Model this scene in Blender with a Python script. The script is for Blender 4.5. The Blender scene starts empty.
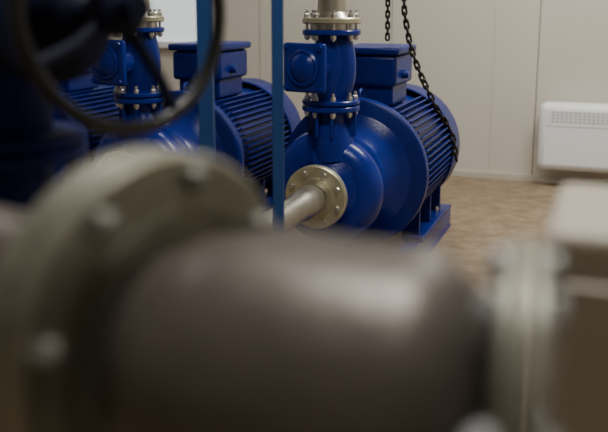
import bpy, bmesh, math, random
from mathutils import Vector, Matrix
random.seed(4)
YAW = math.radians(-20)          # pump room is turned 20 deg relative to world Y
RM = Matrix.Rotation(YAW, 4, 'Z')
def R(x, y, z=0.0): return RM @ Vector((x, y, z))
COL = bpy.context.scene.collection

# ------------------------------------------------------------ materials
def mat(name, col, rough=0.5, metal=0.0, var=0.15, scale=6.0, bump=0.0, bscale=60.0, col2=None, coat=0.0, emit=None):
    m = bpy.data.materials.new(name); m.use_nodes = True
    nt = m.node_tree; b = nt.nodes['Principled BSDF']
    tc = nt.nodes.new('ShaderNodeTexCoord')
    n = nt.nodes.new('ShaderNodeTexNoise'); n.inputs['Scale'].default_value = scale
    n.inputs['Detail'].default_value = 6; n.inputs['Roughness'].default_value = .6
    nt.links.new(tc.outputs['Object'], n.inputs['Vector'])
    r = nt.nodes.new('ShaderNodeValToRGB')
    r.color_ramp.elements[0].position = .3; r.color_ramp.elements[1].position = .72
    c2 = col2 if col2 else tuple(c*(1-var) for c in col)
    r.color_ramp.elements[0].color = (*c2, 1); r.color_ramp.elements[1].color = (*col, 1)
    nt.links.new(n.outputs['Fac'], r.inputs['Fac']); nt.links.new(r.outputs['Color'], b.inputs['Base Color'])
    b.inputs['Roughness'].default_value = rough; b.inputs['Metallic'].default_value = metal
    b.inputs['Coat Weight'].default_value = coat
    if bump > 0:
        n2 = nt.nodes.new('ShaderNodeTexNoise'); n2.inputs['Scale'].default_value = bscale
        nt.links.new(tc.outputs['Object'], n2.inputs['Vector'])
        bp = nt.nodes.new('ShaderNodeBump'); bp.inputs['Strength'].default_value = bump
        bp.inputs['Distance'].default_value = .01
        nt.links.new(n2.outputs['Fac'], bp.inputs['Height']); nt.links.new(bp.outputs['Normal'], b.inputs['Normal'])
    if emit:
        b.inputs['Emission Color'].default_value = (*emit[0], 1); b.inputs['Emission Strength'].default_value = emit[1]
    return m
BLUE = mat('blue_enamel', (.0004, .018, .25), .26, 0, .35, 5, .08, 90)
BLUE2 = mat('blue_motor_paint', (.0006, .015, .19), .36, 0, .35, 5, .05, 90)
BLUE.node_tree.nodes['Principled BSDF'].inputs['Specular IOR Level'].default_value = .34
BLUE2.node_tree.nodes['Principled BSDF'].inputs['Specular IOR Level'].default_value = .28
POST = mat('blue_post_paint', (.010, .055, .20), .4, 0, .2, 8)
NAVY = mat('navy_valve_paint', (.0025, .005, .025), .6, 0, .3, 6)
VBLUE = mat('dark_blue_valve_paint', (.001, .009, .10), .6, 0, .3, 6)
for m_ in (NAVY, VBLUE): m_.node_tree.nodes['Principled BSDF'].inputs['Specular IOR Level'].default_value = .2
STEEL = mat('zinc_steel', (.58, .56, .49), .33, 1.0, .3, 14)
STUB = mat('grey_pipe_steel', (.40, .385, .34), .38, .9, .3, 14)
FLST = mat('machined_steel', (.66, .63, .45), .38, .8, .3, 20)
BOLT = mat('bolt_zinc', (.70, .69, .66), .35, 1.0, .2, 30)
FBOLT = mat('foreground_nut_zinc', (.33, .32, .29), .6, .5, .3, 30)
EBOLT = mat('end_flange_nut_zinc', (.55, .57, .58), .5, .5, .3, 30)
RUSTY = mat('weathered_pipe_steel', (.155, .135, .12), .40, .4, .4, 9, .15, 40, col2=(.11, .094, .082))
FLG = mat('weathered_flange_steel', (.37, .36, .29), .45, .5, .4, 9, .15, 40, col2=(.21, .205, .165))
BLACK = mat('black_rubber', (.006, .006, .007), .35, 0, .2, 10)
DARK = mat('dark_bore', (.01, .01, .012), .7)
CHAIN = mat('chain_steel', (.05, .045, .04), .4, .8, .3, 20)
WHITE = mat('white_plastic', (.84, .87, .89), .4, 0, .04, 4)
VENT = mat('vent_grey', (.45, .47, .48), .5, 0, .05, 4)
BEIGE = mat('beige_cabinet_paint', (.58, .53, .45), .5, 0, .06, 3)
TRIM = mat('trim_metal', (.55, .52, .45), .45, .1, .1, 4)
TUBE = mat('lamp_tube', (1, 1, 1), .5, 0, 0, 1, emit=((1, .97, .92), 6))
GLASS = mat('frosted_glass', (.85, .9, .92), .6, 0, .05, 2, emit=((.85, .95, 1), .6))
CEIL = mat('ceiling_white', (.54, .53, .49), .8, 0, .06, 2)
FLOOR = mat('dusty_concrete', (.32, .24, .155), .75, 0, .4, 12.0, .5, 30, col2=(.18, .13, .08))

def wallmat():
    m = bpy.data.materials.new('sandwich_panel'); m.use_nodes = True
    nt = m.node_tree; b = nt.nodes['Principled BSDF']
    tc = nt.nodes.new('ShaderNodeTexCoord'); n = nt.nodes.new('ShaderNodeTexNoise')
    n.inputs['Scale'].default_value = 1.6; n.inputs['Detail'].default_value = 5
    nt.links.new(tc.outputs['Object'], n.inputs['Vector'])
    r = nt.nodes.new('ShaderNodeValToRGB')
    r.color_ramp.elements[0].color = (.55, .52, .45, 1); r.color_ramp.elements[1].color = (.62, .59, .515, 1)
    nt.links.new(n.outputs['Fac'], r.inputs['Fac']); nt.links.new(r.outputs['Color'], b.inputs['Base Color'])
    b.inputs['Roughness'].default_value = .55
    return m
WALL = wallmat()
SEAM = mat('panel_seam', (.45, .42, .36), .6)

# ------------------------------------------------------------ mesh helpers
def finish(bm, name, m, parent=None, smooth=35, bevel=0):
    bmesh.ops.recalc_face_normals(bm, faces=bm.faces)
    me = bpy.data.meshes.new(name); bm.to_mesh(me); bm.free()
    o = bpy.data.objects.new(name, me); COL.objects.link(o); me.materials.append(m)
    if smooth:
        for p in me.polygons: p.use_smooth = True
        me.set_sharp_from_angle(angle=math.radians(smooth))
    if bevel:
        md = o.modifiers.new('bevel', 'BEVEL'); md.width = bevel; md.segments = 3; md.limit_method = 'ANGLE'
        md.angle_limit = math.radians(40)
    if parent: o.parent = parent
    return o
def empty(name, loc=(0, 0, 0), rot=0):
    e = bpy.data.objects.new(name, None); COL.objects.link(e); e.location = loc; e.rotation_euler = (0, 0, rot)
    e.empty_display_size = .1; return e
def basis(d):
    d = Vector(d).normalized(); up = Vector((0, 0, 1)) if abs(d.z) < .9 else Vector((0, 1, 0))
    a = d.cross(up).normalized(); b = a.cross(d).normalized(); return d, a, b
def add_lathe(bm, prof, o, d, seg=48, ph=0):
    d, a, b = basis(d); o = Vector(o); rings = []
    for r, h in prof:
        if r < 1e-6: rings.append([bm.verts.new(o+d*h)])
        else: rings.append([bm.verts.new(o+d*h+(a*math.cos(t)+b*math.sin(t))*r) for t in [ph+2*math.pi*i/seg for i in range(seg)]])
    for k in range(len(rings)-1):
        p, q = rings[k], rings[k+1]
        for i in range(seg):
            j = (i+1) % seg
            if len(p) == 1 and len(q) == 1: continue
            if len(p) == 1: bm.faces.new((p[0], q[i], q[j]))
            elif len(q) == 1: bm.faces.new((p[i], p[j], q[0]))
            else: bm.faces.new((p[i], p[j], q[j], q[i]))
def lathe(name, prof, o, d, m, parent=None, seg=48, bevel=0):
    bm = bmesh.new(); add_lathe(bm, prof, o, d, seg); return finish(bm, name, m, parent, 35, bevel)
def add_box(bm, c, s, rot=None):
    mt = Matrix.Translation(Vector(c)) @ (rot if rot else Matrix()) @ Matrix.Diagonal((s[0], s[1], s[2], 1))
    bmesh.ops.create_cube(bm, size=1, matrix=mt)
def box(name, c, s, m, parent=None, bevel=.004, rot=None):
    bm = bmesh.new(); add_box(bm, c, s, rot); return finish(bm, name, m, parent, 35, bevel)
def cat(pts, n=8):
    pts = [Vector(p) for p in pts]; P = [2*pts[0]-pts[1]]+pts+[2*pts[-1]-pts[-2]]; out = []
    for i in range(1, len(P)-2):
        for k in range(n):
            t = k/n
            out.append(.5*((2*P[i])+(P[i+1]-P[i-1])*t+(2*P[i-1]-5*P[i]+4*P[i+1]-P[i+2])*t*t+(3*P[i]-P[i-1]-3*P[i+1]+P[i+2])*t**3))
    out.append(P[-2]); return out
def add_tube(bm, pts, rad, seg=24, cap=True, closed=False, flat=None, side=None):
    pts = [Vector(p) for p in pts]; n = len(pts)
    rad = rad if isinstance(rad, (list, tuple)) else [rad]*n
    rings = []; prev = None
    for i, p in enumerate(pts):
        if closed: t = pts[(i+1) % n]-pts[i-1]
        else: t = pts[min(i+1, n-1)]-pts[max(i-1, 0)]
        t.normalize()
        if side is not None: a = Vector(side)
        elif prev is None: a = basis(t)[1]
        else: a = (prev-t*prev.dot(t)).normalized()
        prev = a; b = t.cross(a).normalized()
        fa = flat if flat else 1
        rings.append([bm.verts.new(p+a*math.cos(2*math.pi*k/seg)*rad[i]*fa+b*math.sin(2*math.pi*k/seg)*rad[i]) for k in range(seg)])
    m = n if closed else n-1
    for i in range(m):
        p, q = rings[i], rings[(i+1) % n]
        for k in range(seg):
            j = (k+1) % seg; bm.faces.new((p[k], p[j], q[j], q[k]))
    if cap and not closed:
        bm.faces.new(rings[0]); bm.faces.new(rings[-1][::-1])
def tube(name, pts, rad, m, parent=None, seg=24, closed=False, **k):
    bm = bmesh.new(); add_tube(bm, pts, rad, seg, True, closed, **k); return finish(bm, name, m, parent, 50)
def add_bolts(bm, o, d, R_, n, r, h0, h1, ph=0, nut=True, stud=.006):
    d, a, b = basis(d); o = Vector(o)
    for i in range(n):
        t = ph+2*math.pi*i/n; c = o+(a*math.cos(t)+b*math.sin(t))*R_
        add_lathe(bm, [(0, h0), (r, h0), (r, h1-.2*(h1-h0)), (r*.85, h1), (r*.55, h1), (r*.55, h1+stud), (0, h1+stud)], c, d, 6, ph=t)
def bolts(name, o, d, R_, n, r, h0, h1, m, parent, ph=0, stud=.006):
    bm = bmesh.new(); add_bolts(bm, o, d, R_, n, r, h0, h1, ph, stud=stud); return finish(bm, name, m, parent, 20)
def flange_prof(ri, ro, h0, h1, c=.004):
    return [(ri, h0), (ro-c, h0), (ro, h0+c), (ro, h1-c), (ro-c, h1), (ri, h1), (ri, h0)]

# ------------------------------------------------------------ room shell (room axes)
X0, X1, Y0, Y1, H = -5.2, 2.6, -2.2, 5.85, 3.2
def slab(name, c, s, m, bevel=0):
    bm = bmesh.new(); add_box(bm, (0, 0, 0), s); o = finish(bm, name, m, None, 0, bevel)
    o.location = R(*c); o.rotation_euler = (0, 0, YAW); return o
cx, cy = (X0+X1)/2, (Y0+Y1)/2
slab('floor', (cx, cy, -.05), (X1-X0+.2, Y1-Y0+.2, .1), FLOOR)
slab('ceiling', (cx, cy, H+.05), (X1-X0+.2, Y1-Y0+.2, .1), CEIL)
slab('wall_left', (X0-.05, cy, H/2), (.1, Y1-Y0+.2, H), WALL)
slab('wall_right', (X1+.05, cy, H/2), (.1, Y1-Y0+.2, H), WALL)
slab('wall_front', (cx, Y0-.05, H/2), (X1-X0, .1, H), WALL)
# back wall of separate panels with seams
wb = empty('wall_back', R(0, Y1, 0), YAW)
edges = [X0, -4.48, -3.48, -2.48, -1.48, -.48, .52, 1.52, X1]
for i in range(len(edges)-1):
    a, b = edges[i], edges[i+1]
    box('panel_%d' % i, ((a+b)/2, .05, H/2), (b-a-.005, .1, H), WALL, wb, .002)
    if i: box('rib_%d' % i, (a-.29, -.0005, H/2), (.003, .002, H), SEAM, wb, 0)
box('backing', (cx, .08, H/2), (X1-X0, .03, H), SEAM, wb, 0)
slab('baseboard_back', (cx, Y1-.008, .02), (X1-X0, .016, .04), TRIM)

# frosted window on back wall
w = empty('window_1', R(-3.18, Y1, 1.55), YAW)
box('pane', (0, -.015, 0), (.5, .01, 1.3), GLASS, w, 0)
for s in (-1, 1):
    box('jamb', (s*.27, -.025, 0), (.05, .05, 1.4), WHITE, w)
    box('rail', (0, -.025, s*.675), (.5, .05, .05), WHITE, w)
box('mullion', (0, -.028, 0), (.5, .03, .03), WHITE, w)

# ceiling lights
def lamp(x, y, p, col=(1, .97, .91)):
    e = empty('ceiling_light', R(x, y, H), YAW)
    box('housing', (0, 0, -.035), (1.3, .2, .07), WHITE, e)
    for s in (-1, 1): lathe('tube', [(0, -.6), (.013, -.6), (.013, .6), (0, .6)], (0, s*.05, -.085), (1, 0, 0), TUBE, e, 12)
    l = bpy.data.lights.new('lamp_light', 'AREA'); l.shape = 'RECTANGLE'; l.size = 1.2; l.size_y = .2
    l.energy = p; l.color = col
    o = bpy.data.objects.new('lamp_light', l); COL.objects.link(o); o.parent = e; o.location = (0, 0, -.11)
lamp(.3, 4.2, 90); lamp(-1.7, 4.4, 22); lamp(-3.9, 3.2, 16); lamp(-.3, 1.2, 58)

# ------------------------------------------------------------ pump set
AX = .46
def pump(x, y):
    e = empty('centrifugal_pump', R(x, y, 0), YAW)
    D = (0, 1, 0)
    # suction side
    bm = bmesh.new(); add_lathe(bm, [(.048, -.20), (.075, -.20), (.078, -.194), (.119, -.194), (.124, -.190), (.124, -.168), (.119, -.163), (.048, -.163), (.048, -.20)], (0, 0, AX), D, 64)
    finish(bm, 'suction_flange', FLST, e, 30)
    lathe('bore', [(.050, -.19), (.047, -.185), (.047, -.1), (0, -.1)], (0, 0, AX), D, DARK, e)
    bolts('suction_flange_bolts', (0, 0, AX), (0, -1, 0), .098, 8, .011, .19, .205, BOLT, e, .39)
    lathe('suction_neck', [(.118, -.163), (.118, -.150), (.075, -.146), (.075, -.11), (.095, -.09), (.14, -.075), (.165, -.055), (.17, .05)], (0, 0, AX), D, BLUE, e, 64)
    # volute spiral
    pts = []; rad = []; N = 64
    for i in range(N+1):
        t = i/N; an = math.radians(100)-t*math.radians(350)
        rt = .072+.022*t; rc = .140+.010*t
        pts.append((rc*math.cos(an), 0, AX+rc*math.sin(an))); rad.append(rt)
    bm = bmesh.new(); add_tube(bm, pts, rad, 24, side=(0, 1, 0)); finish(bm, 'volute', BLUE, e, 60)
    lathe('casing_cover', [(0, .03), (.17, .03), (.20, .06), (.21, .07), (.21, .095), (.20, .105), (.15, .11), (.15, .12), (0, .12)], (0, 0, AX), D, BLUE, e, 64)
    tube('discharge_neck', cat([(.02, 0, AX+.12), (.012, 0, AX+.2), (0, 0, AX+.26), (0, 0, AX+.32)], 6), [.092-.027*min(1, i/14) for i in range(19)], BLUE, e, 32)
    for s in (-1, 1):
        box('neck_rib', (s*.075, 0, AX+.265), (.06, .012, .10), BLUE, e, .003)
        box('neck_rib_front', (s*.03, -.065, AX+.265), (.012, .05, .10), BLUE, e, .003)
    # lantern and motor flange
    lathe('lantern', [(.15, .1), (.14, .16), (.16, .22), (.22, .28), (.27, .31)], (0, 0, AX), D, BLUE, e, 48)
    lathe('motor_flange', [(0, .305), (.315, .305), (.328, .313), (.33, .325), (.33, .352), (.325, .36), (.308, .365), (.295, .43), (.28, .48)], (0, 0, AX), D, BLUE2, e, 72)
    lathe('motor_body', [(.28, .45), (.28, 1.08)], (0, 0, AX), D, BLUE2, e, 72)
    bm = bmesh.new()
    for i in range(64):
        an = 2*math.pi*i/64
        if abs(math.degrees(an)-90) < 24: continue
        rot = Matrix.Rotation(-an, 4, 'Y')
        add_box(bm, (math.cos(an)*.293, .77, AX+math.sin(an)*.293), (.030, .60, .0065), rot)
    finish(bm, 'cooling_fins', BLUE2, e, 0)
    lathe('fan_cowl', [(.312, 1.02), (.318, 1.025), (.318, 1.19), (.305, 1.225), (.26, 1.24), (0, 1.245)], (0, 0, AX), D, BLUE2, e, 72)
    for k in range(5):
        lathe('cowl_grille_%d' % k, [(.05+.04*k, 1.243), (.05+.04*k, 1.25), (.062+.04*k, 1.25), (.062+.04*k, 1.243)], (0, 0, AX), D, DARK, e, 40)
    # terminal box
    box('terminal_box_base', (0, .70, AX+.32), (.22, .28, .10), BLUE2, e, .01)
    box('terminal_box', (0, .70, AX+.43), (.26, .34, .14), BLUE2, e, .018)
    box('terminal_box_lid', (0, .70, AX+.52), (.29, .37, .035), BLUE2, e, .012)
    lathe('cable_gland', [(0, 0), (.02, 0), (.02, .02), (.014, .03), (0, .03)], (.13, .66, AX+.41), (1, 0, 0), BLUE2, e, 16)
    bm = bmesh.new(); add_tube(bm, [(.0, .43+.03*math.cos(a), AX+.325+.03*math.sin(a)) for a in [2*math.pi*i/20 for i in range(20)]], .008, 10, closed=True)
    finish(bm, 'lifting_eye', BLUE2, e)
    # base skid
    for s in (-1, 1):
        box('skid_web', (s*.26, .48, .06), (.012, 1.6, .10), BLUE, e, .002)
        box('skid_flange_top', (s*.235, .48, .115), (.07, 1.6, .012), BLUE, e, .002)
        box('skid_flange_bottom', (s*.235, .48, .006), (.07, 1.6, .012), BLUE, e, .002)
        box('motor_foot', (s*.235, .76, .135), (.10, .56, .03), BLUE2, e, .005)
        for yy in (.52, .76, 1.0): box('foot_web', (s*.22, yy, .22), (.08, .02, .17), BLUE2, e, .003)
        bolts('foot_bolts', (s*.245, .76, 0), (0, 0, 1), .23, 2, .014, .15, .17, BOLT, e, math.pi/2)
    for yy in (-.28, .3, 1.24): box('skid_cross', (0, yy, .06), (.51, .06, .10), BLUE, e, .003)
    box('pump_foot', (0, .05, .18), (.14, .09, .16), BLUE, e, .01); box('pump_foot_plate', (0, .05, .1), (.46, .14, .02), BLUE, e, .004)
    # discharge: flanges + swing check valve
    Z = (0, 0, 1)
    lathe('discharge_flange', flange_prof(.0, .115, .315, .337), (0, 0, AX), Z, BLUE, e)
    lathe('gasket', [(0, .337), (.085, .337), (.085, .341), (0, .341)], (0, 0, AX), Z, DARK, e)
    lathe('valve_flange_low', flange_prof(.0, .115, .341, .36), (0, 0, AX), Z, BLUE, e)
    bolts('flange_bolts_low', (0, 0, AX), (0, 0, -1), .095, 8, .012, -.315, -.298, BOLT, e, .39)
    bolts('flange_nuts_low', (0, 0, AX), Z, .095, 8, .012, .36, .375, BOLT, e, .39, stud=.015)
    pr = [(.058, .355), (.06, .39), (.065, .42), (.073, .46), (.076, .50), (.073, .54), (.066, .58), (.06, .605), (.058, .63)]
    lathe('check_valve_body', pr, (0, 0, AX), Z, BLUE, e)
    tube('check_valve_back', cat([(.02, 0, AX+.37), (.045, 0, AX+.43), (.05, 0, AX+.5), (.038, 0, AX+.57), (.01, 0, AX+.62)], 6), .05, BLUE, e)
    lathe('cover_neck', [(.07, .03), (.07, .115), (.078, .125)], (-.03, 0, AX+.49), (-.25, -1, 0), BLUE, e)
    ang = math.atan2(-.25, 1)
    rot = Matrix.Rotation(ang, 4, 'Z')
    dv = Vector((-.25, -1, 0)).normalized(); c0 = Vector((-.03, 0, AX+.49))
    box('cover_plate', c0+dv*.135, (.19, .028, .19), BLUE, e, .012, rot)
    lathe('cover_dome', [(.072, .145), (.072, .155), (.064, .162), (.056, .158), (.045, .168), (.02, .178), (0, .18)], c0, dv, BLUE, e)
    bm = bmesh.new()
    a_ = Vector((math.cos(ang), math.sin(ang), 0))
    for sx in (-1, 1):
        for sz in (-1, 1): add_lathe(bm, [(0, .148), (.011, .148), (.011, .16), (0, .162)], c0+a_*sx*.077+Vector((0, 0, sz*.077)), dv, 6)
    finish(bm, 'cover_bolts', BLUE, e, 20)
    lathe('valve_flange_top', flange_prof(0, .115, .612, .632), (0, 0, AX), Z, BLUE, e)
    lathe('pipe_flange', flange_prof(0, .115, .655, .678), (0, 0, AX), Z, FLST, e)
    lathe('flange_gap', [(.085, .632), (.085, .655)], (0, 0, AX), Z, STEEL, e)
    bolts('flange_bolts_top', (0, 0, AX), (0, 0, -1), .096, 8, .012, -.612, -.596, BOLT, e, .39)
    bolts('flange_studs', (0, 0, AX), Z, .096, 8, .006, .60, .69, BOLT, e, .39)
    bolts('flange_nuts_top', (0, 0, AX), Z, .096, 8, .012, .678, .695, BOLT, e, .39, stud=.012)
    lathe('riser_pipe', [(.075, .678), (.057, .70), (.055, .74), (.055, 1.84)], (0, 0, AX), Z, STEEL, e)
    return e
xs = [-1.05, -1.92, -2.79]
for x in xs: pump(x, 3.2)
hd = empty('discharge_header_pipe', R(0, 3.2, 2.395), YAW)
lathe('header', [(0, -4.0), (.09, -4.0), (.09, .6), (0, .6)], (0, 0, 0), (1, 0, 0), STEEL, hd)
for x in (-3.5, -.2): box('hanger', (x, 0, .443), (.03, .01, .72), STEEL, hd, 0)

# suction pipe stub on the near pump, resting on a prop
sp = empty('suction_pipe', R(-1.05, 3.2, 0), YAW)
lathe('pipe', [(0, .20), (.046, .20), (.046, .215), (.058, .235), (.058, .36), (.050, .38), (.050, .78), (0, .78)], (0, 0, AX), (0, -1, 0), STUB, sp)
lathe('prop', [(0, 0), (.07, 0), (.07, .012), (.02, .014), (.02, AX-.04)], (0, -.6, 0), (0, 0, 1), POST, sp, 20)

# ------------------------------------------------------------ blue support posts
for (x, y, wd, mm) in ((-.080, 2.6, .036, POST), (-.294, 2.55, .045, POST)):
    p = empty('steel_support_post', (x, y, 0), 0)
    box('shaft', (0, 0, H/2), (wd, wd, H), mm, p, .004)
    box('foot_plate', (0, 0, .008), (.14, .14, .016), mm, p, .003)
    box('head_plate', (0, 0, H-.008), (.14, .14, .016), mm, p, .003)
    bolts('anchor_bolts', (0, 0, 0), (0, 0, 1), .075, 4, .01, .016, .03, BOLT, p, math.pi/4)

# ------------------------------------------------------------ chains
def chain(name, pts, L=.034, r=.0045, wd=.013):
    pl = cat(pts, 12); bm = bmesh.new()
    acc = 0; nxt = 0; k = 0; pitch = L*.74
    for i in range(len(pl)-1):
        a, b = pl[i], pl[i+1]; seg = (b-a).length; dr = (b-a).normalized()
        while nxt <= acc+seg:
            c = a+dr*(nxt-acc); d, u, v = basis(dr)
            s, n_ = (u, v) if k % 2 else (v, u)
            hl = L/2-wd*.6; loop = []
            for j in range(16):
                t = 2*math.pi*j/16; off = hl if math.sin(t) >= 0 else -hl
                loop.append(c+s*math.cos(t)*wd*.6+d*(math.sin(t)*wd*.6+off))
            add_tube(bm, loop, r, 6, closed=True); k += 1; nxt += pitch
        acc += seg
    return finish(bm, name, CHAIN, None, 60)
chain('hoist_chain', [(.372, 3.93, 3.18), (.376, 3.93, 2.2), (.38, 3.93, 1.3), (.382, 3.93, 1.03)])
chain('hoist_chain', [(.42, 3.84, 3.18), (.43, 3.84, 2.2), (.44, 3.84, 1.3), (.460, 3.84, 1.08), (.505, 3.82, .92), (.59, 3.80, .74), (.665, 3.80, .62), (.695, 3.82, .50)], L=.042, r=.0052, wd=.015)

# ------------------------------------------------------------ white panel heater low on the back wall
h = empty('wall_heater', R(-.06, Y1, .335), YAW)
box('case', (0, -.11, 0), (.76, .16, .44), WHITE, h, .045)
box('mount', (0, -.02, 0), (.5, .04, .3), TRIM, h, .003)
bm = bmesh.new()
for i in range(22):
    for j in range(4): add_box(bm, (-.29+i*.0275, -.1905, .165-j*.02), (.018, .004, .009))
finish(bm, 'vent_slots', VENT, h, 0)
box('crease', (0, -.1905, .075), (.66, .003, .004), VENT, h, 0)

# ------------------------------------------------------------ beige cabinet by the camera
c = empty('control_cabinet', (.240, .81, 0), YAW)
box('body', (.22, .12, .52), (.44, .24, .88), BEIGE, c, .02)
box('plinth', (.22, .13, .04), (.40, .20, .08), DARK, c, .003)
box('top_cover', (.22, .12, .965), (.445, .245, .03), BEIGE, c, .012)
box('door', (.22, -.006, .52), (.40, .014, .82), BEIGE, c, .005)
lathe('lock', [(0, 0), (.015, 0), (.015, .02), (0, .02)], (.37, -.01, .6), (0, -1, 0), BOLT, c, 16)

# ------------------------------------------------------------ foreground flanged elbow
f = empty('flanged_pipe_elbow', (0, 0, 0))
ZC = .875
A = Vector((-.130, .80, ZC)); ax = Vector((-.80, .60, 0)).normalized()   # direction away from viewer
path = cat([A, A-ax*.05, (-.045, .70, ZC), (.02, .65, ZC), (.09, .62, ZC), (.145, .603, ZC)], 8)
n = len(path); rads = []
for i in range(n):
    t = i/(n-1); rads.append(.090+.048*min(1, max(0, (t-.10)/.34))**.9 if t < .80 else .138-.048*((t-.80)/.20)**1.5)
tube('elbow_body', path, rads, RUSTY, f, 48)
lathe('flange_near_pump', flange_prof(.0, .182, 0, .028, .005), A, ax, FLG, f, 72)
lathe('raised_collar', [(.125, -.006), (.125, .0)], A, ax, FLG, f)
lathe('mating_flange', flange_prof(0, .182, .034, .062, .005), A, ax, FLG, f, 72)
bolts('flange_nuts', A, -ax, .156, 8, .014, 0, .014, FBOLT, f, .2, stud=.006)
B = Vector((.150, .602, ZC)); bd = Vector((.96, -.27, 0)).normalized()
lathe('end_flange', flange_prof(0, .150, 0, .014, .004), B, bd, FLG, f, 72)
lathe('blind_flange', flange_prof(0, .150, .016, .030, .004), B, bd, FLG, f, 72)
bolts('end_flange_nuts', B, -bd, .126, 8, .015, 0, .013, EBOLT, f, math.pi/8, stud=.004)
bolts('end_flange_bolts', B, bd, .126, 8, .015, .03, .040, EBOLT, f, math.pi/8, stud=0)
# pipe running on to the left, then down to the floor, and a pedestal
q = A+ax*.062
tube('branch_pipe', [q, q+ax*.25]+cat([q+ax*.30, q+ax*.42+Vector((0, 0, -.04)), q+ax*.47+Vector((0, 0, -.17))], 6)+[Vector((q+ax*.47)[:2]+(0,))], .085, RUSTY, f, 32)
lathe('pedestal', [(0, 0), (.11, 0), (.11, .015), (.04, .02), (.04, ZC-.12)], (.05, .645, 0), (0, 0, 1), FLG, f)

# ------------------------------------------------------------ gate valve with handwheel (left)
g = empty('gate_valve', (0, 0, 0))
VC = Vector((-.56, 1.58, 1.17)); HW = Vector((-.265, 1.30, 1.188)); va = (VC-HW).normalized()
d, a1, b1 = basis(va); RW = .180
tube('handwheel_rim', [HW+(a1*math.cos(t)+b1*math.sin(t))*RW for t in [2*math.pi*i/64 for i in range(64)]], .0115, BLACK, g, 16, closed=True)
for k in range(4):
    t = math.radians(25+90*k); u_ = a1*math.cos(t)+b1*math.sin(t); v_ = a1*math.cos(t+1.57)+b1*math.sin(t+1.57)
    tube('spoke_%d' % k, cat([HW+u_*.02+va*.03, HW+u_*.07+va*.028+v_*.01, HW+u_*.12+va*.012+v_*.008, HW+u_*RW], 6), .011, NAVY, g, 12)
lathe('hub', [(0, -.03), (.02, -.03), (.022, 0), (.04, .01), (.04, .05), (0, .05)], HW, va, NAVY, g)
lathe('bonnet', [(.02, .03), (.02, .10), (.05, .12), (.055, .20), (.115, .21), (.115, .25), (.09, .26), (.10, .40)], HW, va, NAVY, g)
Zv = (0, 0, 1)
lathe('valve_body', [(.085, -.22), (.09, -.12), (.125, -.06), (.135, 0), (.125, .06), (.09, .12), (.085, .22)], VC, Zv, VBLUE, g)
for s in (-1, 1):
    lathe('body_flange', flange_prof(0, .145, -.012, .012), VC+Vector((0, 0, s*.22)), Zv, VBLUE, g)
    lathe('pipe_flange', flange_prof(0, .145, -.012, .012), VC+Vector((0, 0, s*.248)), Zv, VBLUE, g)
    bolts('bolts', VC+Vector((0, 0, s*.234)), (0, 0, s), .122, 8, .013, .025, .042, VBLUE, g)
lathe('riser', [(.085, 0), (.085, .91)], (VC.x, VC.y, 0), Zv, VBLUE, g)
lathe('riser_upper', [(.085, 1.42), (.085, H)], (VC.x, VC.y, 0), Zv, NAVY, g)

# ------------------------------------------------------------ world + camera
wd = bpy.data.worlds.new('World'); bpy.context.scene.world = wd; wd.use_nodes = True
wd.node_tree.nodes['Background'].inputs[0].default_value = (.6, .65, .7, 1)
wd.node_tree.nodes['Background'].inputs[1].default_value = .3
cam = bpy.data.cameras.new('camera'); co = bpy.data.objects.new('camera', cam); COL.objects.link(co)
co.location = (0, 0, 1.2); co.rotation_euler = (math.radians(90-11.3), 0, 0)
cam.sensor_width = 36; cam.lens = 50.3; cam.shift_y = -45/608; cam.clip_start = .02
cam.dof.use_dof = True; cam.dof.focus_distance = 3.5; cam.dof.aperture_fstop = 1.8
bpy.context.scene.camera = co
